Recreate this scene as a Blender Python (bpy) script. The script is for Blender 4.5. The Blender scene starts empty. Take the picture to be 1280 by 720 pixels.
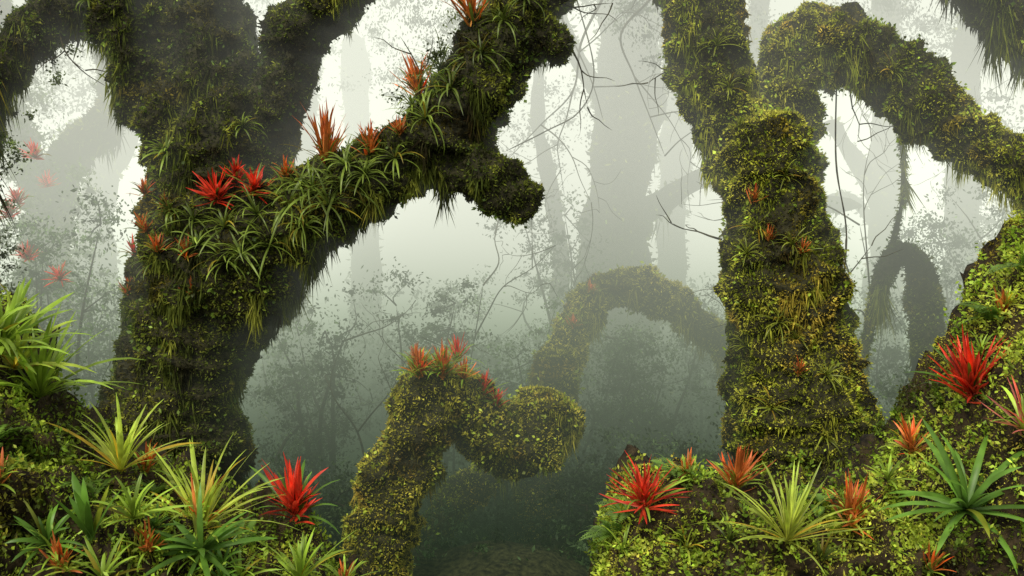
import bpy, math, numpy as np
from mathutils import Vector, Matrix
from mathutils.bvhtree import BVHTree
R = np.random.RandomState(7)

# ------------------------------------------------------------ noise
def _h(i, j, k):
    n = (i*73856093) ^ (j*19349663) ^ (k*83492791)
    n = (n ^ (n >> 13)) * 1274126177
    n = n & 0x7fffffff
    return ((n ^ (n >> 16)) & 0xffff) / 65535.0
def vnoise(p):
    p = np.asarray(p, float)
    f = np.floor(p).astype(np.int64); t = p-f; t = t*t*(3-2*t)
    i, j, k = f[:, 0], f[:, 1], f[:, 2]; x, y, z = t[:, 0], t[:, 1], t[:, 2]
    def L(a, b, w): return a+(b-a)*w
    return L(L(L(_h(i,j,k),_h(i+1,j,k),x),L(_h(i,j+1,k),_h(i+1,j+1,k),x),y),
             L(L(_h(i,j,k+1),_h(i+1,j,k+1),x),L(_h(i,j+1,k+1),_h(i+1,j+1,k+1),x),y),z)
def fbm(p, o=3):
    s = 0; a = .5; tot = 0
    for _ in range(o):
        s = s+a*vnoise(p); tot += a; a *= .5; p = p*2.03+11.3
    return s/tot
def billow(p):   # rounded cushions, 0..1
    return 1-np.abs(vnoise(p)-.5)*2
def nrm(v): return v/np.maximum(np.linalg.norm(v, axis=-1, keepdims=True), 1e-9)

# ------------------------------------------------------------ mesh builder
class MB:
    def __init__(s): s.V=[]; s.F=[]; s.C=[]; s.M=[]; s.n=0
    def add(s, V, F, C, m=0):
        V=np.asarray(V,float); F=np.asarray(F,int)
        C=np.broadcast_to(np.asarray(C,float),(len(V),3))
        s.V.append(V); s.F.append(F+s.n); s.C.append(C); s.M.append(np.full(len(F),m)); s.n+=len(V)
    def build(s, name, mats, parent=None, smooth=True):
        V=np.concatenate(s.V); F=np.concatenate(s.F); C=np.concatenate(s.C); M=np.concatenate(s.M)
        me=bpy.data.meshes.new(name)
        me.vertices.add(len(V)); me.vertices.foreach_set('co',V.ravel().astype(np.float32))
        me.loops.add(F.size); me.loops.foreach_set('vertex_index',F.ravel().astype(np.int32))
        me.polygons.add(len(F)); me.polygons.foreach_set('loop_start',(np.arange(len(F))*4).astype(np.int32))
        me.polygons.foreach_set('material_index',M.astype(np.int32))
        me.polygons.foreach_set('use_smooth',np.full(len(F),smooth))
        a=me.color_attributes.new('Col','FLOAT_COLOR','POINT')
        a.data.foreach_set('color',np.concatenate([C,np.ones((len(C),1))],1).ravel().astype(np.float32))
        for m in mats: me.materials.append(m)
        me.update(calc_edges=True); me.validate()
        ob=bpy.data.objects.new(name,me); bpy.context.scene.collection.objects.link(ob)
        if parent: ob.parent=parent
        return ob

# ------------------------------------------------------------ materials
def mat_leaf(name, rough=.5, trans=.3, spec=.4):
    m=bpy.data.materials.new(name); m.use_nodes=True; nt=m.node_tree; N=nt.nodes; N.clear()
    out=N.new('ShaderNodeOutputMaterial'); at=N.new('ShaderNodeAttribute'); at.attribute_name='Col'
    tc=N.new('ShaderNodeTexCoord'); no=N.new('ShaderNodeTexNoise'); no.inputs['Scale'].default_value=9
    no.inputs['Detail'].default_value=1
    nt.links.new(tc.outputs['Object'],no.inputs['Vector'])
    mr=N.new('ShaderNodeMapRange'); mr.inputs[1].default_value=.3; mr.inputs[2].default_value=.7
    mr.inputs[3].default_value=.65; mr.inputs[4].default_value=1.3
    nt.links.new(no.outputs['Fac'],mr.inputs[0])
    mx=N.new('ShaderNodeVectorMath'); mx.operation='SCALE'
    nt.links.new(at.outputs['Color'],mx.inputs[0]); nt.links.new(mr.outputs[0],mx.inputs['Scale'])
    p=N.new('ShaderNodeBsdfPrincipled'); p.inputs['Roughness'].default_value=rough
    p.inputs['Specular IOR Level'].default_value=spec
    nt.links.new(mx.outputs[0],p.inputs['Base Color'])
    t=N.new('ShaderNodeBsdfTranslucent'); nt.links.new(mx.outputs[0],t.inputs['Color'])
    s=N.new('ShaderNodeMixShader'); s.inputs[0].default_value=trans
    nt.links.new(p.outputs[0],s.inputs[1]); nt.links.new(t.outputs[0],s.inputs[2])
    nt.links.new(s.outputs[0],out.inputs['Surface'])
    return m
def mat_bark(name):
    m=bpy.data.materials.new(name); m.use_nodes=True; nt=m.node_tree; N=nt.nodes
    p=N['Principled BSDF']; p.inputs['Roughness'].default_value=.85
    p.inputs['Specular IOR Level'].default_value=.2
    at=N.new('ShaderNodeAttribute'); at.attribute_name='Col'
    tc=N.new('ShaderNodeTexCoord'); no=N.new('ShaderNodeTexNoise'); no.inputs['Scale'].default_value=14
    no.inputs['Detail'].default_value=5
    nt.links.new(tc.outputs['Object'],no.inputs['Vector'])
    cr=N.new('ShaderNodeValToRGB'); cr.color_ramp.elements[0].position=.35; cr.color_ramp.elements[1].position=.68
    cr.color_ramp.elements[0].color=(.25,.25,.25,1); cr.color_ramp.elements[1].color=(1.5,1.4,1.1,1)
    nt.links.new(no.outputs['Fac'],cr.inputs[0])
    mx=N.new('ShaderNodeVectorMath'); mx.operation='MULTIPLY'
    nt.links.new(at.outputs['Color'],mx.inputs[0]); nt.links.new(cr.outputs[0],mx.inputs[1])
    nt.links.new(mx.outputs[0],p.inputs['Base Color'])
    b=N.new('ShaderNodeBump'); b.inputs['Strength'].default_value=.8; b.inputs['Distance'].default_value=.05
    nt.links.new(no.outputs['Fac'],b.inputs['Height']); nt.links.new(b.outputs[0],p.inputs['Normal'])
    return m
BARK=mat_bark('bark'); MOSS=mat_leaf('moss',.9,.3,.08); LEAF=mat_leaf('leaf',.5,.35,.3)
BR=mat_leaf('bromeliad_leaf',.4,.4,.4)
MATS=[BARK,MOSS,LEAF]

# ------------------------------------------------------------ geometry helpers
def spline(pts, ds=.09):
    P=np.array(pts,float); P=np.vstack([2*P[0]-P[1],P,2*P[-1]-P[-2]]); out=[]
    for i in range(1,len(P)-2):
        a,b,c,d=P[i-1],P[i],P[i+1],P[i+2]
        n=max(2,int(np.linalg.norm(c[:3]-b[:3])/ds))
        for t in np.arange(n)/n:
            out.append(.5*((2*b)+(-a+c)*t+(2*a-5*b+4*c-d)*t*t+(-a+3*b-3*c+d)*t**3))
    out.append(P[-2]); out=np.array(out); out[:,3]=np.maximum(out[:,3],.004); return out
def tube(mb, pts, nang=20, ds=.09, amp=.18, freq=2.2, col=(.03,.035,.015), m=0, close=True, lump=0.0, wob=0.0):
    S=spline(pts,ds); 
    if wob>0:
        q=S[:,:3]*1.1
        S[:,0]+=(fbm(q+100,2)-.5)*wob*2; S[:,2]+=(fbm(q+200,2)-.5)*wob*1.2
        S[:,3]*=1+(fbm(q*1.3+300,2)-.5)*.7*min(1,wob*8)
    C=S[:,:3]; r=S[:,3]
    T=nrm(np.gradient(C,axis=0))
    u=np.cross(T[0],[0,1,0]); 
    if np.linalg.norm(u)<.1: u=np.cross(T[0],[1,0,0])
    U=[]; 
    for t in T:
        u=u-t*np.dot(u,t); u=u/np.linalg.norm(u); U.append(u)
    U=np.array(U); W=np.cross(T,U)
    if close:
        r=r.copy(); k=len(r)
        e=max(2,int(r[-1]/ds))
        for q in range(e):
            i=k-1-q
            if i>0: r[i]*=math.sqrt(max(0,1-((e-q)/(e+.02))**2))+.02
    a=np.linspace(0,2*np.pi,nang,endpoint=False)
    dirs=U[:,None,:]*np.cos(a)[None,:,None]+W[:,None,:]*np.sin(a)[None,:,None]
    P=C[:,None,:]+dirs*r[:,None,None]
    q=P.reshape(-1,3)
    d=((fbm(q*freq)-.45)*2*amp+(fbm(q*freq*3.3+5)-.5)*amp*1.1)
    d=d.reshape(len(C),nang)*np.minimum(r,.5)[:,None]*1.6
    if lump>0:
        g=(billow(q*3.1+17)**2*lump+billow(q*7.3+3)**2*lump*.6+billow(q*14+3)**2*lump*.25-lump*.6).reshape(len(C),nang)
        d=d+g*np.minimum(1,r/.22)[:,None]
    P=C[:,None,:]+dirs*(r[:,None]+d)[:,:,None]
    V=P.reshape(-1,3); n=len(C)
    i=np.arange(n-1)[:,None]*nang; j=np.arange(nang)[None,:]; j2=(j+1)%nang
    F=np.stack([i+j,i+j2,i+nang+j2,i+nang+j],-1).reshape(-1,4)
    mb.add(V,F,col,m); return V,F
def samp(V,F,n):
    a,b,c,d=V[F[:,0]],V[F[:,1]],V[F[:,2]],V[F[:,3]]
    N=np.cross(c-a,d-b); A=np.linalg.norm(N,axis=1); 
    idx=R.choice(len(F),n,p=A/A.sum()); s=R.rand(n,1); t=R.rand(n,1)
    P=(a[idx]*(1-s)+b[idx]*s)*(1-t)+(d[idx]*(1-s)+c[idx]*s)*t
    N=nrm(N[idx]); k=(N[:,1]<.45)|(R.rand(n)<.2)      # the far side of trunks carries a thinner coat
    return P[k],N[k]
def area(V,F):
    a,b,c,d=V[F[:,0]],V[F[:,1]],V[F[:,2]],V[F[:,3]]
    return np.linalg.norm(np.cross(c-a,d-b),axis=1).sum()/2
def blades(mb,P,D,L,W,C,m=1,wpos=.45):
    n=len(P); 
    if n==0: return
    D=nrm(D); S=nrm(np.cross(D,nrm(R.randn(n,3)))); L=np.reshape(L,(-1,1)); W=np.reshape(W,(-1,1))
    V=np.stack([P,P+D*L*wpos+S*W,P+D*L,P+D*L*wpos-S*W],1).reshape(-1,3)
    F=np.arange(4*n).reshape(n,4); C=np.repeat(np.broadcast_to(C,(n,3)),4,axis=0)
    mb.add(V,F,C,m)
def mosscol(P,N,pal,var=.28):
    a=fbm(P*1.6+3)[:,None]; b=fbm(P*6+9)[:,None]; pal=np.array(pal)
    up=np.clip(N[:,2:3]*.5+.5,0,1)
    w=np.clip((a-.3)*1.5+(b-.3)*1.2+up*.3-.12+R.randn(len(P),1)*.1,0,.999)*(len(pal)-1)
    i=w.astype(int)[:,0]; f=w-i[:,None]
    c=pal[i]*(1-f)+pal[np.minimum(i+1,len(pal)-1)]*f
    rust=np.clip((fbm(P*2.2+140)-.6)*6,0,.45)[:,None]
    c=c*(1-rust)+np.array([.20,.10,.02])*rust*(c.sum(1,keepdims=True)*2.4)
    return c*np.exp(R.randn(len(P),1)*var)
PAL_DARK=[(.034,.027,.012),(.045,.052,.014),(.085,.11,.018),(.17,.20,.028),(.30,.31,.045)]
PAL_MID=[(.07,.052,.016),(.11,.125,.02),(.24,.28,.026),(.41,.43,.045),(.58,.56,.08)]
PAL_BRT=[(.065,.044,.014),(.10,.11,.015),(.24,.27,.028),(.44,.45,.05),(.64,.60,.09)]
PAL_OCH=[(.10,.07,.02),(.18,.165,.024),(.32,.31,.035),(.46,.43,.055),(.58,.51,.075)]
def moss(mb,V,F,dens,size=.06,pal=PAL_DARK,hang=.5,hangL=.35,leafy=.06,hf=5.0,bare=0,wid=.2):
    A=area(V,F); n=int(A*dens)
    P,N=samp(V,F,n); n=len(P)
    if bare>0:
        k=(fbm(P*2.0+40)>bare)|(R.rand(n)<.15)|(N[:,2]>.35); P=P[k]; N=N[k]; n=len(P)
    D=N*.6+R.randn(n,3)*.6+np.array([0,0,-.05])
    clump=.4+1.1*fbm(P*7+31)
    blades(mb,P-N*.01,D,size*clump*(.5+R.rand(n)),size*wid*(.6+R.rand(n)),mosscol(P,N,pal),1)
    nl=int(n*leafy)
    if nl:
        P,N=samp(V,F,nl); k=fbm(P*2.5+61)>.5; P=P[k]; N=N[k]; nl=len(P)
        D=N+R.randn(nl,3)*.7
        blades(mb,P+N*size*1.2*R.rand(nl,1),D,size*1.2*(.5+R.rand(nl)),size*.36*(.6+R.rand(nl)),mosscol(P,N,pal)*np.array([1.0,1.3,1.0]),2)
    if hang>0:
        nh=int(A*dens*hang); P,N=samp(V,F,nh); k=(N[:,2]<.0); P=P[k]; N=N[k]
        cl=vnoise(P*np.array([hf,hf,.7])+77)*.6+fbm(P*np.array([1.2,1.2,.5])+7)*.4; k=cl>.53; P=P[k]; N=N[k]; cl=cl[k]; n2=len(P)
        if n2:
            L=hangL*np.clip((cl-.51)*6,.05,1.8)*(.3+R.rand(n2))
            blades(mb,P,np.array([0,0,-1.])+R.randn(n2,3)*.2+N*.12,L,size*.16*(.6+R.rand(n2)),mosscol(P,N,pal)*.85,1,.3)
def leafcloud(mb,c,rad,nclump,per,size,col,var=.3,spread=.28,droop=.3):
    c=np.array(c,float); rad=np.array(rad,float)
    K=nrm(R.randn(nclump,3))*R.rand(nclump,1)**.45*rad+c
    sc=spread*(.4+1.0*R.rand(nclump))
    n=nclump*per
    off=nrm(R.randn(n,3))*(R.rand(n,1)**1.1)*1.9            # dense heart, thin rim
    P=np.repeat(K,per,0)+off*np.repeat(sc,per)[:,None]*np.array([1,1,.6])
    D=R.randn(n,3)+np.array([0,0,-droop*2])
    cc=np.repeat(np.exp(R.randn(nclump,1)*.4),per,0)*np.exp(R.randn(n,1)*var)*np.array(col)
    blades(mb,P,D,size*(.5+R.rand(n)),size*.24*(.6+R.rand(n)),cc,2)
    return K

def strap(mb,base,M,az,el,L,W,droop,c0,c1,n=7,fold=.3,m=0):
    t=np.linspace(0,1,n+1); e=el-droop*t**1.5
    st=np.vstack([np.cos(e)*math.cos(az),np.cos(e)*math.sin(az),np.sin(e)]).T*(L/n)
    C=np.vstack([[0,0,0],np.cumsum(st[:-1],0)]); 
    sd=np.array([-math.sin(az),math.cos(az),0]); sd=sd+np.array([0,0,R.randn()*.25]); sd/=np.linalg.norm(sd)
    nn=nrm(np.cross(st,sd)); w=W*(.55+.45*np.minimum(1,t*3))*np.sqrt(np.maximum(1-t**1.8,0))+.001
    V=np.stack([C+sd*w[:,None],C+nn*(w*fold)[:,None],C-sd*w[:,None]],1).reshape(-1,3)
    V=V@M.T+base
    col=(np.array(c0)*(1-t)[:,None]+np.array(c1)*t[:,None])*math.exp(R.randn()*.25)
    if R.rand()<.08: col=col*np.array([1.3,.75,.5])        # an old browning leaf
    col=np.repeat(col,3,0); F=[]
    for i in range(n):
        for j in (0,1): F.append([3*i+j,3*i+j+1,3*i+3+j+1,3*i+3+j])
    mb.add(V,F,col,m)
def axisM(ax):
    z=Vector(ax).normalized(); q=Vector((0,0,1)).rotation_difference(z); return np.array(q.to_matrix())
GRN=((.28,.38,.04),(.34,.52,.05)); LIME=((.60,.62,.09),(.44,.60,.07)); DGR=((.08,.16,.02),(.14,.29,.03)); EPI=((.09,.13,.02),(.17,.23,.03))
RED=((.64,.085,.03),(.74,.05,.025)); ORG=((.58,.26,.05),(.74,.16,.04)); PNK=((.52,.2,.10),(.66,.16,.14)); 
def bromeliad(name,base,L,n=26,W=.02,cols=GRN,axis=(0,-.25,1),el=(.5,1.5),droop=(.5,1.5),flower=None,fn=22,fL=.6,fW=.013,fel=(.7,1.5),into=None):
    mb=into or MB(); M=axisM(axis); base=np.array(base,float)
    for i in range(n):
        f=i/max(1,n-1); az=i*2.39996+R.randn()*.35; e=el[0]+(el[1]-el[0])*f+R.randn()*.08
        strap(mb,base,M,az,e,L*(.65+.5*R.rand())*(1-.2*f),W*(.7+.5*R.rand()),droop[0]+(droop[1]-droop[0])*R.rand(),cols[0],cols[1])
    if flower:
        for i in range(fn):
            f=i/max(1,fn-1); az=i*2.39996+R.randn()*.3
            b=base+M@(np.array([0,0,L*.22*f])+R.randn(3)*L*.05)
            strap(mb,b,M,az,fel[0]+(fel[1]-fel[0])*f+R.randn()*.14,L*fL*(.35+.65*R.rand()),fW*(.8+.8*R.rand()),-.3+1.0*R.rand(),flower[0],flower[1],n=5,fold=.5)
    if into is None: return mb.build(name,[BR])

# ============================================================ SETTING
gx=np.concatenate([np.linspace(-90,-14,20),np.linspace(-13.5,13.5,90),np.linspace(14,90,20)])
gy=np.concatenate([np.linspace(-30,0,12),np.linspace(.4,40,110),np.linspace(42,120,25)])
X,Y=np.meshgrid(gx,gy); Q=np.stack([X.ravel(),Y.ravel(),np.zeros(X.size)],1)
Z=(fbm(Q*.35)-.5)*1.6+(fbm(Q*1.7)-.5)*.5-.1
Z=Z+np.clip((Q[:,1]-20)*.03,0,2.0)
Z=np.where(Q[:,1]<4, Z*.4+ .9, Z)
Q[:,2]=Z; nx=len(gx); i=np.arange(len(gy)-1)[:,None]*nx; j=np.arange(nx-1)[None,:]
GF=np.stack([i+j,i+j+1,i+nx+j+1,i+nx+j],-1).reshape(-1,4)
mb=MB(); mb.add(Q,GF,(.035,.04,.018),0); mb.build('forest_floor',[BARK])

TGT={}
def mossy_object(name,key,tubes,dens,size,pal,hang=.5,hangL=.35,col=(.03,.03,.014),leafy=.06,nang=36,amp=.16,lump=.1,wob=.05,ds=.055,extra=None):
    mb=MB(); Vs=[];Fs=[];k=0
    for t in tubes:
        V,F=tube(mb,t,nang=nang,ds=ds,amp=amp,col=col,lump=lump,wob=wob); Vs.append(V);Fs.append(F+k);k+=len(V)
    V=np.concatenate(Vs);F=np.concatenate(Fs)
    moss(mb,V,F,dens,size,pal,hang,hangL,leafy=leafy)
    if extra: extra(mb,V,F)
    ob=mb.build(name,MATS)
    TGT[key]=BVHTree.FromPolygons([tuple(v) for v in V],[tuple(f) for f in F]); return ob

def twigs(mb,p,d,L,r,depth,moss_=0):
    p=np.array(p,float); d=nrm(np.array(d,float)); pts=[(*p,r)]; q=p.copy(); dd=d.copy(); n=4
    for i in range(n):
        dd=nrm(dd+R.randn(3)*.28); q=q+dd*L/n; pts.append((*q,r*(1-.75*(i+1)/n)))
        if depth>0 and i>0 and R.rand()<.9: twigs(mb,q,dd+R.randn(3)*.8,L*.6,r*.6,depth-1)
    tube(mb,pts,nang=6,ds=.1,amp=.05,col=(.06,.055,.035))

# ---- big dark tree, left
def left_extra(mb,V,F):
    for c in [(-5.6,12.4,7.0),(-6.1,12.2,6.0),(-6.4,12.4,5.0),(-4.9,12.5,7.5),(-1.0,12.1,6.4),(-.55,12.2,6.8),(-5.3,12.4,7.5),(-6.3,12.4,4.2),(-5.0,12.4,7.3),(-6.3,12.2,6.8)]:
        leafcloud(mb,c,(.4,.3,.6),14,60,.045,(.08,.11,.025),spread=.12)
    for p,d,L in [((-.9,12.2,6.1),(-.8,0,1),1.0),((.3,12.3,7.6),(.8,0,-.5),1.0),((.6,12.3,7.0),(1,.1,-.6),.9),((-5.5,12.4,7.2),(.2,0,-1),.8),((-2.5,12.4,7.2),(.8,0,.2),.7)]:
        twigs(mb,p,d,L,.015,1)
mossy_object('mossy_tree','L',[
 [(-4.3,12.8,-.8,1.2),(-4.25,12.8,1.4,.88),(-4.25,12.8,2.4,.74),(-4.05,12.8,3.3,.73),(-3.8,12.8,4.2,.78),(-3.65,12.8,5.1,.76),(-3.6,12.8,6.1,.66),(-3.75,12.8,6.9,.5),(-3.9,12.9,7.6,.42),(-4.0,13,8.8,.4),(-4.2,13.2,11,.35)],
 [(-3.9,12.8,6.5,.42),(-4.3,12.7,7.2,.38),(-4.8,12.6,7.5,.3),(-5.4,12.5,7.4,.26),(-5.8,12.4,7.05,.2),(-6.15,12.3,6.5,.18),(-6.45,12.3,5.8,.18),(-6.6,12.3,5.0,.12)],
 [(-4.2,12.7,7.1,.35),(-4.8,12.9,8.2,.35),(-5.8,13,9.8,.3)],
 [(-3.3,12.7,5.2,.42),(-2.97,12.6,6.2,.3),(-2.65,12.5,7.0,.28),(-2.2,12.4,7.6,.3),(-1.6,12.3,8.4,.3),(-1,12.2,9.6,.25)],
 [(-3.9,12.7,5.2,.4),(-4.35,12.5,6.2,.3),(-4.7,12.3,7.0,.22),(-4.8,12.2,7.9,.2)],
 [(-4.1,12.8,3.0,.5),(-3.4,12.6,4.15,.66),(-2.7,12.4,4.75,.5),(-1.95,12.2,5.2,.38),(-1.25,12.2,5.55,.33),(-.75,12.2,5.95,.4),(-.3,12.2,6.6,.4),(.1,12.3,7.3,.37),(.5,12.4,8.0,.36),(1.1,12.5,9.2,.3)],
 [(-1.5,12.2,5.4,.3),(-1.0,12.15,5.5,.2),(-.6,12.1,5.42,.2),(-.2,12.1,5.28,.22),(.05,12.1,5.0,.2),(.1,12.1,4.78,.14)],
 [(.05,12.3,7.1,.25),(.42,12.2,7.0,.18),(.62,12.2,6.68,.1)],
 ],2400,.048,PAL_DARK,hang=.5,hangL=.26,lump=.16,extra=left_extra)
# ---- right mossy tree
def right_extra(mb,V,F):
    for p,d,L in [((2.3,12.7,6.9),(-1,0,-.6),.8),((2.6,12.7,4.6),(-1,0,.4),.7),((4.2,12.9,6.7),(.1,0,-1),.9),((3.9,12.6,3.9),(1,0,.9),1.0)]:
        twigs(mb,p,d,L,.014,1)
mossy_object('mossy_tree','R',[
 [(2.0,12.8,9.2,.5),(2.4,12.8,7.5,.4),(2.5,12.8,6.9,.38),(2.65,12.8,6.3,.36),(2.85,12.75,5.75,.34),(3.1,12.7,5.2,.3)],
 [(3.6,12.5,-.9,1.15),(3.6,12.5,.4,.95),(3.6,12.5,1.6,.83),(3.5,12.5,2.6,.76),(3.35,12.5,3.6,.64),(3.2,12.5,4.6,.54),(3.1,12.5,5.4,.48),(3.05,12.5,5.9,.42),(3.03,12.5,6.15,.38)],
 [(3.5,12.9,4.3,.25),(3.62,13,5.3,.2),(3.5,13,6.1,.26),(3.6,13,6.8,.38),(4.1,12.9,7.05,.42),(4.65,12.8,6.7,.38),(5.1,12.7,6.3,.33),(5.5,12.6,5.9,.25),(6.0,12.5,5.5,.22),(6.3,12.4,5.1,.18),(6.5,12.4,4.6,.1)],
 ],3200,.042,PAL_MID,hang=.25,hangL=.18,lump=.18,extra=right_extra)
mossy_object('mossy_tree','RR',[
 [(8.3,12.8,-.8,.9),(8.2,12.8,3,.6),(7.7,12.8,6,.45),(6.9,12.8,6.9,.33),(6.2,12.8,7.4,.33),(5.6,12.9,8.3,.33),(4.8,13,9.6,.3)]],1400,.055,PAL_DARK,hang=.6)
# ---- mid mossy stump and fallen branch
mossy_object('mossy_stump','S',[
 [(-1.8,13,-.8,.38),(-1.7,13,.6,.34),(-1.5,13,1.4,.33),(-1.2,13,2.1,.36),(-.98,13,2.7,.40),(-.9,13,3.05,.38)],
 [(-.95,13,2.75,.30),(-.6,13.1,2.45,.33),(-.3,13.3,2.1,.30),(.05,13.5,2.0,.34),(.38,13.6,2.3,.44),(.5,13.7,2.65,.38)],
 ],3000,.045,PAL_OCH,hang=.3,hangL=.18,lump=.17)
mossy_object('mossy_root','S2',[[(-1.3,15.4,-.5,.22),(-1.1,15.4,.4,.2),(-.6,15.4,.95,.2),(.0,15.5,1.4,.2),(.5,15.6,1.9,.2)]],1500,.055,PAL_MID,hang=.3,hangL=.2,lump=.1)
mossy_object('mossy_fallen_branch','M',[
 [(.4,15.8,-.6,.3),(.45,16,1.4,.28),(.67,16.5,2.5,.3),(.85,17,2.95,.24),(1.07,17.2,3.33,.22),(1.34,17.2,3.75,.25),(1.65,17.2,3.98,.26),(2.0,17.2,4.03,.24),(2.4,17.3,3.92,.27),(2.8,17.4,3.68,.24),(3.2,17.5,3.38,.21),(3.56,17.5,3.06,.22),(4.0,17.6,2.3,.24),(4.1,17.8,1.0,.28),(4,17.8,-.8,.35)],
 ],1600,.06,PAL_OCH,hang=.4,hangL=.25,lump=.14)

# ---- mid-left tree with leaves
def ml(mb,V,F):
    for c,r in [((-8.4,18.2,5.0),(1.2,.8,1.6)),((-7.6,18,3.2),(1.4,1,1.4)),((-9.0,18.1,7),(.8,.6,1.2))]:
        leafcloud(mb,c,r,50,90,.075,(.09,.13,.035),spread=.22)
mossy_object('mossy_tree','ML',[
 [(-9,19.2,-.8,.6),(-8.9,19.2,3,.45),(-8.6,19.2,5.8,.35),(-8.2,19.2,6.6,.33),(-7.65,19.2,7.1,.28),(-7.5,19.3,8,.22),(-7.9,19.5,9.6,.2)],
 [(-8.6,19.2,5.2,.25),(-9.2,19,7,.22),(-9.6,19,9.6,.2)]],700,.09,PAL_DARK,hang=.5,nang=20,ds=.1,extra=ml)

# ---- distant trees
def far(name,tubes,clouds=[],dens=45,size=.15,col=(.04,.055,.025),pull=1.0):
    mb=MB(); s=lambda p:(p[0]*pull,p[1]*pull,4+(p[2]-4)*pull)
    for t in tubes:
        t=[(*s(p),p[3]*pull) for p in t]
        V,F=tube(mb,t,nang=14,ds=.25,amp=.15,freq=1.0,col=(.04,.038,.03),wob=.12)
        moss(mb,V,F,dens,size,PAL_DARK,hang=.8,hangL=.5,hf=2)
    for c,r,n in clouds: leafcloud(mb,s(c),np.array(r)*pull,n,90,.09,col,spread=.4)
    mb.build(name,MATS)
far('rainforest_tree',[[(3.7,38,-2,2.4),(3.8,38,3,1.55),(4.0,38,7,1.2),(4.4,38,12,1.1),(4.6,38,20,.9)],
 [(4.2,38,6.5,.6),(5.6,37.6,7.2,.45),(7,37,8.0,.4),(8.6,36,7.8,.35),(10,35.5,7,.3),(12,35,6.8,.2)],
 [(4.3,38,10,.4),(2.6,37.5,12,.3),(1.2,37,15,.25)]],[((3.2,37,14.5),(4,2,1.2),20),((7.5,37,12.5),(2.5,2,2),22)],pull=.64)
far('rainforest_tree',[[(-7.9,36,-1,1.1),(-7.8,36,4,.7),(-7.4,36,9,.55),(-6.8,36,16,.4)]],[((-7,36,13),(3,2,2),20)],pull=.75)
far('rainforest_tree',[[(-5.6,40,-1,1.0),(-5.7,40,4,.6),(-6.2,40,14,.5)]],pull=.8)
far('rainforest_tree',[[(6.0,40,-1,1.0),(6.2,40,4,.6),(6.5,40,14,.55)]],pull=.75)
far('rainforest_tree',[[(10.9,31,-1,.9),(11.2,31,4,.55),(11.4,31,8,.5),(11.2,31,16,.4)],[(11.4,31,6,.3),(9.8,30,8.2,.25),(9.0,29,8.6,.2),(8.2,29,8.2,.15)]],[((11.4,30,11.5),(2.2,1.5,2),36)],pull=.8)
far('rainforest_tree',[[(12.0,27,-1,.6),(11.9,27,6,.38),(12.2,27,14,.3)]],[((12.6,26,6.8),(1.6,1.2,2.4),60)],pull=.85)
far('rainforest_tree',[[(-12.5,30,-1,.8),(-12.2,30,6,.5),(-11.6,30,9,.42),(-11.8,30,16,.35)],[(-12,30,7,.3),(-10.5,29.5,9.5,.25),(-9.5,29.5,13,.2)]],[((-13,29,9),(2,1.5,3),36)],pull=.8)
far('rainforest_tree',[[(6.6,26,-1,.45),(6.7,26,5,.27),(6.3,26,10,.22),(6.5,26,14,.2)],[(6.6,26,5,.16),(8.2,25.6,6.3,.15),(9.3,25.3,5.2,.12),(10.0,25.2,4.6,.06)]],[((6.3,25.6,9.5),(1.6,1,1.8),24)],size=.13,dens=100)
far('rainforest_tree',[[(1.2,30,-1,.4),(1.4,30,5,.25),(.8,30,9,.2),(1.2,30,14,.15)]],[((.8,30,8.5),(1.6,1.2,2.2),20)],pull=.85)

# ---- understory shrubs with thin branching stems
def shrub(name,base,h,w,ncl,col,size=.1,stems=6,per=90,spread=.24):
    mb=MB(); b=np.array(base,float)
    for s in range(stems):
        az=R.rand()*6.28; rr=w*(.3+.7*R.rand()); top=b+np.array([math.cos(az)*rr,math.sin(az)*rr*.6,h*(.6+.4*R.rand())])
        mid=(b+top)/2+R.randn(3)*.12*w; mid2=b*.25+top*.75+R.randn(3)*.1*w
        tube(mb,[(*b,.05),(*mid,.035),(*mid2,.022),(*top,.008)],nang=6,ds=.25,amp=.05,col=(.035,.03,.02))
        for q in (mid,mid2,top):
            leafcloud(mb,q,(w*.3,w*.25,h*.15),max(1,ncl//(stems*4)),per,size,col,spread=spread)
            for _ in range(2):
                e=q+R.randn(3)*np.array([.4,.3,.35])*w*.6
                tube(mb,[(*q,.015),(*((q+e)/2+R.randn(3)*.05),.01),(*e,.004)],nang=5,ds=.2,amp=0,col=(.035,.03,.02))
                leafcloud(mb,e,(.1,.1,.1),1,per,size,col,spread=spread*1.3)
    return mb.build(name,MATS)
G1=(.055,.09,.028)
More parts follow.
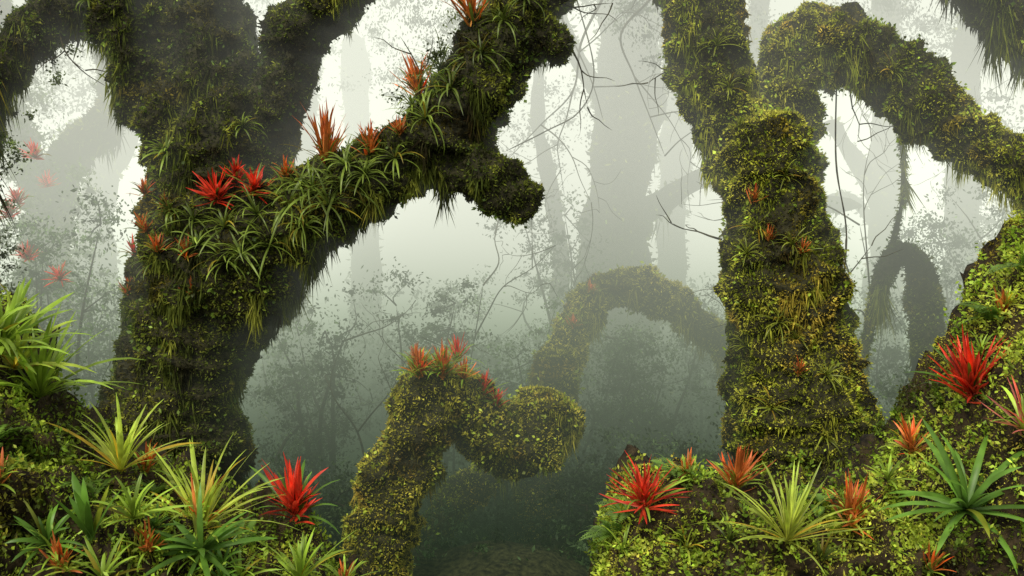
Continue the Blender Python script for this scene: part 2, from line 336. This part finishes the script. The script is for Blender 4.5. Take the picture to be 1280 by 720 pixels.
for b,h,w,n in [((-3.0,17.5,-.3),3.6,1.3,60),((-1.3,18,-.3),4.4,1.2,60),((-.2,19,-.3),3.6,1.4,70),((1.4,18.6,-.3),3.0,1.5,80),
   ((2.8,19.5,-.3),3.8,1.5,90),((4.8,18.5,-.3),3.2,1.4,70),((1.4,22,-.2),6.0,1.6,60),((.2,24,-.2),5.0,2.2,80),((4.2,23,-.2),4.4,2.2,90),
   ((7.0,17.5,-.3),5.2,1.5,110),((8.6,18,-.3),6.6,1.6,130),((6.3,20,-.3),5.4,1.3,90),((10.4,20,0),7.6,2.0,120),((5.0,15.5,-.3),3.3,.8,50),
   ((-4.4,20,-.3),3.0,1.5,50),((-6.6,17,-.3),4.2,1.3,90),((-8.6,17,-.2),4.4,1.4,110),((-3.0,25,0),2.8,2.4,50),((6.2,14.8,-.3),2.9,.8,50),
   ((7.2,14.5,-.3),4.6,.9,80),((-2.6,14.5,-.4),2.0,1.0,60),((.2,16.3,-.4),1.8,1.2,60),((2.2,15,-.4),2.6,1.2,90),((1.2,14.9,-.4),2.0,.9,60),
   ((-7.0,15.2,-.3),5.3,.9,100),((-7.8,14.6,-.3),6.0,.8,90)]:
    shrub('understory_shrub',b,h,w,n,tuple(np.array(G1)*math.exp(R.randn()*.25)),size=.07 if b[1]<21 else .085)
mb=MB()
for i in range(40):
    x=-24+48*R.rand(); y=24+12*R.rand(); h=1.0+2.2*R.rand()
    leafcloud(mb,(x,y,h*.6+.4),(2.0,1.5,h*.8),18,50,.15,(.04,.07,.03),spread=.5)
for i in range(60):
    x=-5.5+13*R.rand(); y=13.5+5*R.rand()
    leafcloud(mb,(x,y,.25),(1.0,.8,.6),14,50,.08,(.05,.085,.03),spread=.2)
mb.build('background_foliage',MATS)
mb=MB()
for c,r,n in [((-1.2,20,9.2),(1.2,.8,2.2),34),((-2.4,22,8.8),(.8,.8,2.2),20),((2.4,19,9.2),(1.3,.8,1.2),18),((4.5,22,9.8),(1.6,1,1.4),20),((8,22,9.6),(2,1,1.4),36),((-7,24,10.5),(3,1,1.6),36)]:
    leafcloud(mb,c,r,n,100,.07,(.05,.07,.03),spread=.28,droop=1)
mb.build('canopy_foliage',MATS)

# ---- bare twigs behind, and hanging lianas
mb=MB()
for p,d,L,r in [((1.6,18,9.1),(-.3,0,-1),3.4,.025),((2.3,17,8.8),(-.5,0,-1),3.0,.022),((.6,18,9.2),(.3,0,-1),2.6,.022),((5.6,18,9.0),(.2,0,-1),2.4,.02),((4.6,15,1.6),(.1,0,1),3.6,.024),((-2.0,16,.2),(-.1,0,1),3.2,.026),((-1.0,18,.2),(.1,0,1),4.0,.025)]:
    twigs(mb,p,d,L,r,3)
mb.build('bare_twigs',MATS)
def vine(pts,r=.015,moss_d=0,name='liana',hl=.3):
    mb=MB(); V,F=tube(mb,[(*p,r) for p in pts],nang=7,ds=.12,amp=.2,freq=5,col=(.05,.045,.03))
    if moss_d: moss(mb,V,F,moss_d,.06,PAL_DARK,hang=2,hangL=hl)
    mb.build(name,MATS)
vine([(.9,15,8.4),(1.2,15,7.2),(1.0,15,6.6),(.5,15,6.3),(-.1,15,6.0)],.01)
vine([(4.1,12.9,7.0),(4.05,12.8,5.6),(4.15,12.7,4.6),(4.0,12.7,3.4)],.01)
vine([(-6.3,12,7.8),(-6.2,12,6.4),(-6.35,12,5.2),(-6.2,12,4.2)],.06,3000,'mossy_liana',.6)
mossy_object('mossy_liana','H',[
 [(4.8,14.5,2.0,.02),(4.95,14.5,2.7,.05),(5.05,14.5,3.5,.07),(5.25,14.5,4.1,.10),(5.5,14.5,4.5,.12),(5.75,14.5,4.3,.14),(5.85,14.5,3.7,.20),(5.9,14.5,3.1,.18),(5.93,14.5,2.75,.08)],
 [(5.4,14.5,4.4,.04),(5.5,14.4,5.4,.03),(5.4,14.2,6.6,.03)]],2200,.055,PAL_DARK,hang=2.0,hangL=.55,nang=14,lump=.07)

# ============================================================ FOREGROUND BANKS
def bank(name,cont,yc,ry,pal,zb=-.4,bare=.42):
    c=np.array(cont); xs=np.arange(c[0,0],c[-1,0],.028); zt=np.interp(xs,c[:,0],c[:,1])
    k=np.ones(5)/5; zt=np.convolve(np.pad(zt,2,'edge'),k,'valid')
    t=np.linspace(.02,np.pi-.02,110); ct=np.cos(t); stt=np.sin(t)
    yy=yc-ry*np.sign(ct)*np.abs(ct)**.65; 
    P=np.stack([np.repeat(xs[:,None],len(t),1),np.repeat(yy[None,:],len(xs),0),zb+(zt[:,None]-zb)*(stt[None,:]**.45)],-1)
    q=P.reshape(-1,3)
    cen=np.stack([q[:,0],np.full(len(q),yc),q[:,2]-.6],1); N=nrm(q-cen); N[:,0]+=(fbm(q*2+50)-.5)*1.0; N=nrm(N)
    d=(fbm(q*1.3+2)-.5)*.6+(billow(q*2.6+8)**2)*.26+(billow(q*6.2+1)**2)*.14+(billow(q*13+1)**2)*.05-.26
    d=d-np.clip(.45-fbm(q*2.0+40),0,.12)*1.3      # hollows where bare peat shows
    q=q+N*d[:,None]
    nt_=len(t); i=np.arange(len(xs)-1)[:,None]*nt_; j=np.arange(nt_-1)[None,:]
    F=np.stack([i+j,i+nt_+j,i+nt_+j+1,i+j+1],-1).reshape(-1,4)
    mb=MB(); mb.add(q,F,(.04,.03,.016),0)
    vis=(q[F[:,0],1]<yc+.4)&(q[F[:,0],2]>1.2); F2=F[vis]
    A=area(q,F2); print('bank area',A)
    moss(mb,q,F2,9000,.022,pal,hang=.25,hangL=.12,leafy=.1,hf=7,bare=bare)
    Pp,Nn=samp(q,F2,int(A*2000)); k=(fbm(Pp*3.4+90)>.53)&((fbm(Pp*2.0+40)>bare)|(Nn[:,2]>.35)); Pp=Pp[k];Nn=Nn[k]; n=len(Pp)
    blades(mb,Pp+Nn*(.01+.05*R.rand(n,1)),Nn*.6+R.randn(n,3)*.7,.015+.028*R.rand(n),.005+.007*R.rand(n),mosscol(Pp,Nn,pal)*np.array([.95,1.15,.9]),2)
    Ps,Ns=samp(q,F2,int(A*45)); ns=len(Ps)
    for _ in range(14):
        o=Ns*.4+np.array([0,-.1,1.0])+R.randn(ns,3)*.12
        h=R.rand(ns,1)*(.05+.13*fbm(Ps*3)[:,None])
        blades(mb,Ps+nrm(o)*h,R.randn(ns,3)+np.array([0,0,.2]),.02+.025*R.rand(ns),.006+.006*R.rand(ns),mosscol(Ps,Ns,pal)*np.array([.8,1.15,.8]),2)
    mb.build(name,MATS)
    return BVHTree.FromPolygons([tuple(v) for v in q],[tuple(f) for f in F])
bR=bank('mossy_bank',[(.45,1.2),(.5,2.0),(.6,2.5),(.8,2.8),(1.05,2.95),(1.3,2.93),(1.6,2.8),(1.95,2.8),(2.3,2.87),(2.55,3.15),(2.7,3.45),(2.85,3.65),(2.97,3.95),(3.15,4.25),(3.4,4.55),(4.4,4.9)],6.4,1.2,PAL_BRT,bare=.40)
bL=bank('mossy_bank',[(-4.6,4.6),(-3.9,4.3),(-3.2,3.9),(-2.9,3.35),(-2.55,3.05),(-2.2,2.85),(-1.7,2.6),(-1.2,2.35),(-.95,1.95),(-.85,1.2)],6.4,1.2,PAL_MID,bare=.45)
def snap(b,x,z,off=.0):
    h=b.ray_cast(Vector((x,2.0,z)),Vector((0,1,0)))
    if h[0] is None: h=b.find_nearest(Vector((x,6.2,z)))
    p=h[0]; return (p.x,p.y-off,p.z)
B=bromeliad
def SB(b,x,z,off,*a,**k): 
    nm=a[0]; B(nm,snap(b,x,z,off),*a[1:],**k)
# left bank plants
SB(bL,-2.68,3.38,.03,'bromeliad',.66,42,.017,GRN,(.15,-.3,1),el=(.5,1.5),droop=(.3,1.2))
SB(bL,-2.36,2.92,.03,'bromeliad',.54,36,.013,LIME,(.1,-.25,1),droop=(.2,1.0))
SB(bL,-1.8,2.72,.05,'bromeliad',.66,50,.013,LIME,(.05,-.25,1),el=(.4,1.5),droop=(.2,1.0),flower=ORG,fn=10,fL=.6,fW=.007)
SB(bL,-2.85,3.85,.0,'bromeliad',.55,28,.018,GRN,(.5,-.4,1))
SB(bL,-2.75,4.0,.0,'bromeliad',.42,24,.018,GRN,(.3,-.3,1))
SB(bL,-2.95,3.55,.1,'bromeliad',.5,28,.015,LIME,(.4,-.4,1))
SB(bL,-1.75,2.52,.15,'bromeliad',.42,22,.020,DGR,(.1,-.8,1),el=(.1,1.2),droop=(.3,1.0))
SB(bL,-1.4,2.52,.14,'red_bromeliad',.46,14,.014,DGR,(.1,-.4,1),flower=RED,fn=64,fL=.85,fW=.011,fel=(.6,1.5))
SB(bL,-1.15,2.5,.12,'bromeliad',.42,30,.013,GRN,(.1,-.35,1),droop=(.3,1.2))
SB(bL,-2.25,2.65,.1,'bromeliad',.38,8,.03,DGR,(-.1,-.3,1),el=(1.0,1.5),droop=(.1,.5))
SB(bL,-2.05,2.75,.05,'bromeliad',.32,20,.011,GRN,(.1,-.5,1))
SB(bL,-2.5,2.62,.05,'bromeliad',.32,18,.013,DGR,(.1,-.7,1))
SB(bL,-2.15,2.45,.1,'bromeliad',.3,18,.012,GRN,(.1,-.5,1))
SB(bL,-1.0,2.3,.05,'red_bromeliad',.22,14,.008,GRN,(.1,-.3,1),flower=ORG,fn=20,fW=.006)
for i in range(18):
    x=-3.0+2.0*R.rand(); z=np.interp(x,[-3.2,-2.9,-2.55,-2.2,-1.7,-1.2,-.95],[3.9,3.35,3.05,2.85,2.6,2.35,1.95])-.02-.5*R.rand()
    SB(bL,x,z,.02,'bromeliad',.16+.14*R.rand(),16,.007+.005*R.rand(),[GRN,LIME,DGR,EPI][i%4],(.1,-.5,1))
for x,z,c in [(-2.95,3.75,RED),(-2.0,2.55,ORG),(-2.4,2.5,ORG),(-2.1,2.95,ORG),(-2.75,2.95,ORG)]:
    SB(bL,x,z,.03,'red_bromeliad',.22,14,.008,GRN,(.1,-.4,1),flower=c,fn=30,fW=.007,fL=.8)
# right bank plants
SB(bR,.78,2.72,.07,'red_bromeliad',.33,16,.009,GRN,(-.1,-.4,1),flower=RED,fn=76,fL=.95,fW=.007,fel=(.2,1.4))
SB(bR,1.3,2.86,.04,'red_bromeliad',.31,14,.010,GRN,(0,-.3,1),flower=ORG,fn=54,fL=1.0,fW=.007,fel=(.6,1.5))
SB(bR,1.5,2.62,.08,'bromeliad',.5,54,.010,LIME,(.05,-.25,1),el=(.3,1.5),droop=(.1,1.0))
SB(bR,1.92,2.66,.06,'red_bromeliad',.33,18,.009,LIME,(0,-.35,1),flower=ORG,fn=56,fL=.95,fW=.006,fel=(.4,1.5))
SB(bR,2.4,3.02,.03,'red_bromeliad',.26,12,.009,LIME,(-.2,-.35,1),flower=ORG,fn=40,fL=.9,fW=.006,fel=(.5,1.5))
SB(bR,2.6,3.42,.06,'red_bromeliad',.42,14,.012,DGR,(-.2,-.35,1),flower=RED,fn=76,fL=.95,fW=.010,fel=(.5,1.5))
SB(bR,2.75,3.22,.05,'red_bromeliad',.32,12,.011,GRN,(-.2,-.4,1),flower=PNK,fn=30,fL=.95,fW=.006,fel=(.2,1.4))
SB(bR,2.45,2.8,.25,'bromeliad',.58,26,.022,((.10,.2,.03),(.18,.36,.04)),(-.1,-.6,1),el=(0,1.4),droop=(.5,1.5))
for x,z,c in [(1.05,2.85,GRN),(1.2,2.6,EPI),(2.2,2.65,LIME),(2.8,3.6,GRN),(1.7,2.5,EPI),(.65,2.45,GRN),(2.15,2.9,GRN),(2.95,3.9,LIME),(1.0,2.5,LIME),(3.0,4.2,GRN)]:
    SB(bR,x,z,.02,'bromeliad',.2,18,.007,c,(0,-.4,1))
for x,z,c in [(2.85,3.85,ORG),(1.12,2.95,ORG),(2.2,2.5,ORG)]:
    SB(bR,x,z,.03,'red_bromeliad',.2,14,.007,GRN,(0,-.4,1),flower=c,fn=26,fW=.006,fL=.85)
def fern(name,base,n,L,col):
    mb=MB(); base=np.array(base)
    for i in range(n):
        az=R.rand()*6.28; e=.5+.8*R.rand(); l=L*(.6+.5*R.rand()); t=np.linspace(0,1,16); ee=e-1.5*t
        st=np.vstack([np.cos(ee)*math.cos(az),np.cos(ee)*math.sin(az),np.sin(ee)]).T*(l/15)
        C=base+np.vstack([[0,0,0],np.cumsum(st[:-1],0)]); sd=np.array([-math.sin(az),math.cos(az),-.15])
        strap(mb,base,np.eye(3),az,e,l,.002,1.5,col,col,n=8)
        for s in (-1,1):
            LL=l*.26*np.sin(np.pi*np.clip(t*.85+.15,0,1))+.004; D=sd*s+st/ np.linalg.norm(st[0])*.5
            Dn=nrm(D); W=LL*.2; S=nrm(st)
            V=np.stack([C,C+Dn*LL[:,None]*.45+S*W[:,None],C+Dn*LL[:,None],C+Dn*LL[:,None]*.45-S*W[:,None]],1).reshape(-1,3)
            mb.add(V,np.arange(len(V)).reshape(-1,4),np.array(col)*math.exp(R.randn()*.2),0)
    mb.build(name,[BR])
for b,x,z,L in [(bR,.55,2.5,.3),(bR,.6,2.65,.26),(bR,.95,2.95,.25),(bR,1.75,2.75,.22),(bL,-1.5,2.65,.25),(bL,-2.1,2.85,.22),(bL,-1.25,2.4,.25),(bR,2.95,3.8,.3),(bR,3.1,4.1,.3),(bL,-2.9,3.1,.35),(bL,-2.4,2.8,.3)]:
    fern('fern',snap(b,x,z),9,L,(.16,.28,.04))

# ============================================================ EPIPHYTES ON THE TREES
def on(key,x,z):
    b=TGT[key]; h=b.ray_cast(Vector((x,8,z)),Vector((0,1,0)))
    if h[0] is None: h=b.find_nearest(Vector((x,12.1,z)))
    p=h[0]; return (p.x,p.y,p.z)
def EL(x,z,*a,**k): B(a[0],on('L',x,z),*a[1:],**k)
EL(-3.45,5.0,'red_bromeliad',.46,16,.014,EPI,(0,-.6,1),flower=RED,fn=60,fL=.9,fW=.014,fel=(.1,1.4))
EL(-3.0,5.1,'red_bromeliad',.42,14,.014,EPI,(.1,-.6,1),flower=RED,fn=50,fL=.9,fW=.013,fel=(.2,1.4))
EL(-3.25,5.25,'red_bromeliad',.34,14,.014,EPI,(.1,-.6,1),flower=RED,fn=40,fL=.9,fW=.013,fel=(.3,1.4))
EL(-2.15,5.45,'red_bromeliad',.64,16,.016,EPI,(0,-.25,1),flower=ORG,fn=54,fL=1.05,fW=.014,fel=(1.0,1.55))
EL(-1.65,5.55,'red_bromeliad',.44,14,.014,EPI,(0,-.25,1),flower=ORG,fn=40,fL=.85,fW=.013,fel=(.6,1.5))
EL(-.45,7.1,'red_bromeliad',.64,14,.016,EPI,(-.2,-.25,1),flower=ORG,fn=46,fL=1.0,fW=.014,fel=(.8,1.5))
EL(-1.1,6.4,'red_bromeliad',.55,14,.016,EPI,(-.3,-.25,1),flower=ORG,fn=44,fL=.85,fW=.014,fel=(.7,1.5))
for x,z,c in [(-4.35,4.65,ORG),(-3.75,4.35,ORG),(-4.7,4.4,RED),(-4.05,4.85,ORG),(-1.3,5.75,ORG),(-3.7,3.9,ORG),(-.2,7.45,ORG),(-4.4,5.1,ORG),(-2.65,5.3,ORG),(-4.1,4.4,ORG),(-4.65,3.9,ORG)]:
    EL(x,z,'red_bromeliad',.28,14,.010,EPI,(0,-.6,1),flower=c,fn=30,fL=.9,fW=.009)
for x,z,L in [(-3.3,4.7,.6),(-2.95,4.85,.65),(-2.6,4.95,.65),(-2.3,5.1,.65),(-2.0,5.15,.65),(-1.7,5.3,.6),(-2.8,4.5,.55),(-2.4,4.7,.6),(-3.3,4.3,.45),(-1.35,5.5,.45),
   (-1.0,5.95,.5),(-.7,6.3,.55),(-.35,6.7,.55),(-.1,7.1,.5),(-.85,6.6,.55),(.15,7.35,.5),(-4.0,4.9,.4),(-3.7,4.8,.45),(-.3,7.4,.4),(-3.6,4.5,.5),(-4.2,4.3,.4),(-1.2,6.2,.5),(-.95,6.35,.5),(-4.1,5.6,.35),(-3.2,5.9,.35),(-5.0,7.4,.35),
   (-3.1,4.4,.5),(-2.1,4.95,.55),(-1.9,5.4,.5),(-2.5,5.2,.5)]:
    g=.8+1.0*R.rand()
    EL(x,z,'bromeliad',L*(.8+.35*R.rand()),28,.013,(tuple(np.array(EPI[0])*g),tuple(np.array(EPI[1])*g)),(R.randn()*.2,-.5,1),el=(-.1,1.3),droop=(.8,2.4))
for x,z,L in [(2.9,4.7,.36),(3.25,4.5,.3),(3.1,3.6,.4),(2.75,4.4,.26),(3.3,3.4,.3),(3.0,2.6,.34),(3.55,2.3,.34),(2.6,6.4,.3),(4.6,6.6,.32),(3.6,3.0,.3),(2.8,3.3,.28),(3.2,5.3,.3),(3.9,6.9,.35),(2.45,6.9,.35),(2.7,5.9,.3)]:
    B('bromeliad',on('R',x,z),L,24,.008,((.18,.22,.025),(.30,.34,.04)),(0,-.6,1),el=(0,1.4),droop=(.6,2.0))
for x,z in [(3.0,4.55),(3.35,4.4),(3.3,3.0),(2.85,5.0)]:
    B('red_bromeliad',on('R',x,z),.24,12,.009,EPI,(0,-.6,1),flower=ORG,fn=26,fL=.9,fW=.007)
for x,z,L,fl in [(-1.05,3.15,.42,ORG),(-.85,3.25,.46,ORG),(-.7,3.05,.40,RED),(-1.2,3.0,.36,ORG),(-.6,2.85,.34,ORG),(-.35,2.65,.32,RED),(-.2,2.5,.28,RED),(-.9,3.35,.5,None),(-1.05,3.3,.42,None),(-.75,3.25,.42,ORG),(-1.0,3.3,.4,ORG)]:
    B('red_bromeliad' if fl else 'bromeliad',on('S',x,z),L,28,.011,((.18,.28,.03),(.28,.44,.04)),(0,-.2,1),flower=fl,fn=36,fL=.85,fW=.010)
B('red_bromeliad',(1.3,16.8,3.9),.34,18,.012,EPI,(0,-.4,1),flower=ORG,fn=24)
B('red_bromeliad',(1.0,16.8,3.35),.34,18,.012,EPI,(0,-.4,1),flower=ORG,fn=24)
for x,y,z in [(-6.8,14.6,5.85),(-7.05,14.6,5.2),(-6.85,14.5,4.4),(-6.35,14.4,4.1),(-7.1,14.5,5.0),(-7.8,17.2,5.7),(-8.0,17,4.5)]:
    B('red_bromeliad',(x,y,z),.3,14,.014,EPI,(0,-.6,1),flower=RED,fn=40,fL=.9,fW=.012,fel=(.2,1.4))

# ============================================================ MIST (absorbing; emission stands in for scattered light, coloured darker low as canopy shade)
me=bpy.data.meshes.new('mist'); x0,x1,y0,y1,z0,z1=-60,60,12.0,75,-3,24
me.from_pydata([(x,y,z) for x in (x0,x1) for y in (y0,y1) for z in (z0,z1)],[],[(0,1,3,2),(4,6,7,5),(0,4,5,1),(2,3,7,6),(0,2,6,4),(1,5,7,3)])
mo=bpy.data.objects.new('mist',me); bpy.context.scene.collection.objects.link(mo)
m=bpy.data.materials.new('mist'); m.use_nodes=True; nt=m.node_tree; N=nt.nodes; N.clear(); L=nt.links
out=N.new('ShaderNodeOutputMaterial'); ab=N.new('ShaderNodeVolumeAbsorption'); em=N.new('ShaderNodeEmission'); ad=N.new('ShaderNodeAddShader')
SIG=.078
ab.inputs['Color'].default_value=(0,0,0,1); ab.inputs['Density'].default_value=SIG
tc=N.new('ShaderNodeTexCoord'); sx=N.new('ShaderNodeSeparateXYZ'); L.new(tc.outputs['Object'],sx.inputs[0])
mr=N.new('ShaderNodeMapRange'); mr.interpolation_type='SMOOTHSTEP'; mr.inputs[1].default_value=0; mr.inputs[2].default_value=7
L.new(sx.outputs['Z'],mr.inputs[0])
cr=N.new('ShaderNodeValToRGB'); e=cr.color_ramp.elements
e[0].position=0; e[0].color=(.06,.10,.055,1); e[1].position=1; e[1].color=(.95,.98,.83,1)
q=e.new(.45); q.color=(.47,.54,.40,1)
L.new(mr.outputs[0],cr.inputs[0])
no=N.new('ShaderNodeTexNoise'); no.inputs['Scale'].default_value=.13; no.inputs['Detail'].default_value=0; L.new(tc.outputs['Object'],no.inputs['Vector'])
m2=N.new('ShaderNodeMapRange'); m2.inputs[1].default_value=.35; m2.inputs[2].default_value=.65; m2.inputs[3].default_value=.75*SIG; m2.inputs[4].default_value=1.25*SIG
L.new(no.outputs['Fac'],m2.inputs[0]); L.new(cr.outputs[0],em.inputs['Color']); L.new(m2.outputs[0],em.inputs['Strength'])
L.new(ab.outputs[0],ad.inputs[0]); L.new(em.outputs[0],ad.inputs[1]); L.new(ad.outputs[0],out.inputs['Volume'])
m.cycles.volume_step_rate=1.5
me.materials.append(m)

# ============================================================ LIGHT + CAMERA
el=math.radians(46); az=math.radians(200)
w=bpy.data.worlds.new('World'); bpy.context.scene.world=w; w.use_nodes=True; nt=w.node_tree
sky=nt.nodes.new('ShaderNodeTexSky'); sky.sky_type='NISHITA'; sky.sun_disc=False; sky.sun_elevation=el; sky.sun_rotation=az
hs=nt.nodes.new('ShaderNodeHueSaturation'); hs.inputs['Saturation'].default_value=.25
bg=nt.nodes['Background']; bg.inputs['Strength'].default_value=.15; nt.links.new(sky.outputs[0],hs.inputs['Color']); nt.links.new(hs.outputs[0],bg.inputs['Color'])
sd=bpy.data.lights.new('sun','SUN'); sd.energy=2.6; sd.angle=math.radians(16); sd.color=(1,.93,.78)
so=bpy.data.objects.new('sun',sd); bpy.context.scene.collection.objects.link(so)
d=Vector((math.sin(az)*math.cos(el),math.cos(az)*math.cos(el),math.sin(el)))
so.rotation_euler=d.to_track_quat('Z','Y').to_euler(); so.location=(0,0,30)
cd=bpy.data.cameras.new('camera'); cd.sensor_width=36; cd.lens=36; cd.clip_end=500
co=bpy.data.objects.new('camera',cd); bpy.context.scene.collection.objects.link(co); co.location=(0,0,4); co.rotation_euler=(math.radians(90),0,0)
sc=bpy.context.scene; sc.camera=co
sc.view_settings.view_transform='Standard'; sc.view_settings.look='None'; sc.view_settings.exposure=0
print('faces',sum(len(o.data.polygons) for o in sc.objects if o.type=='MESH'))
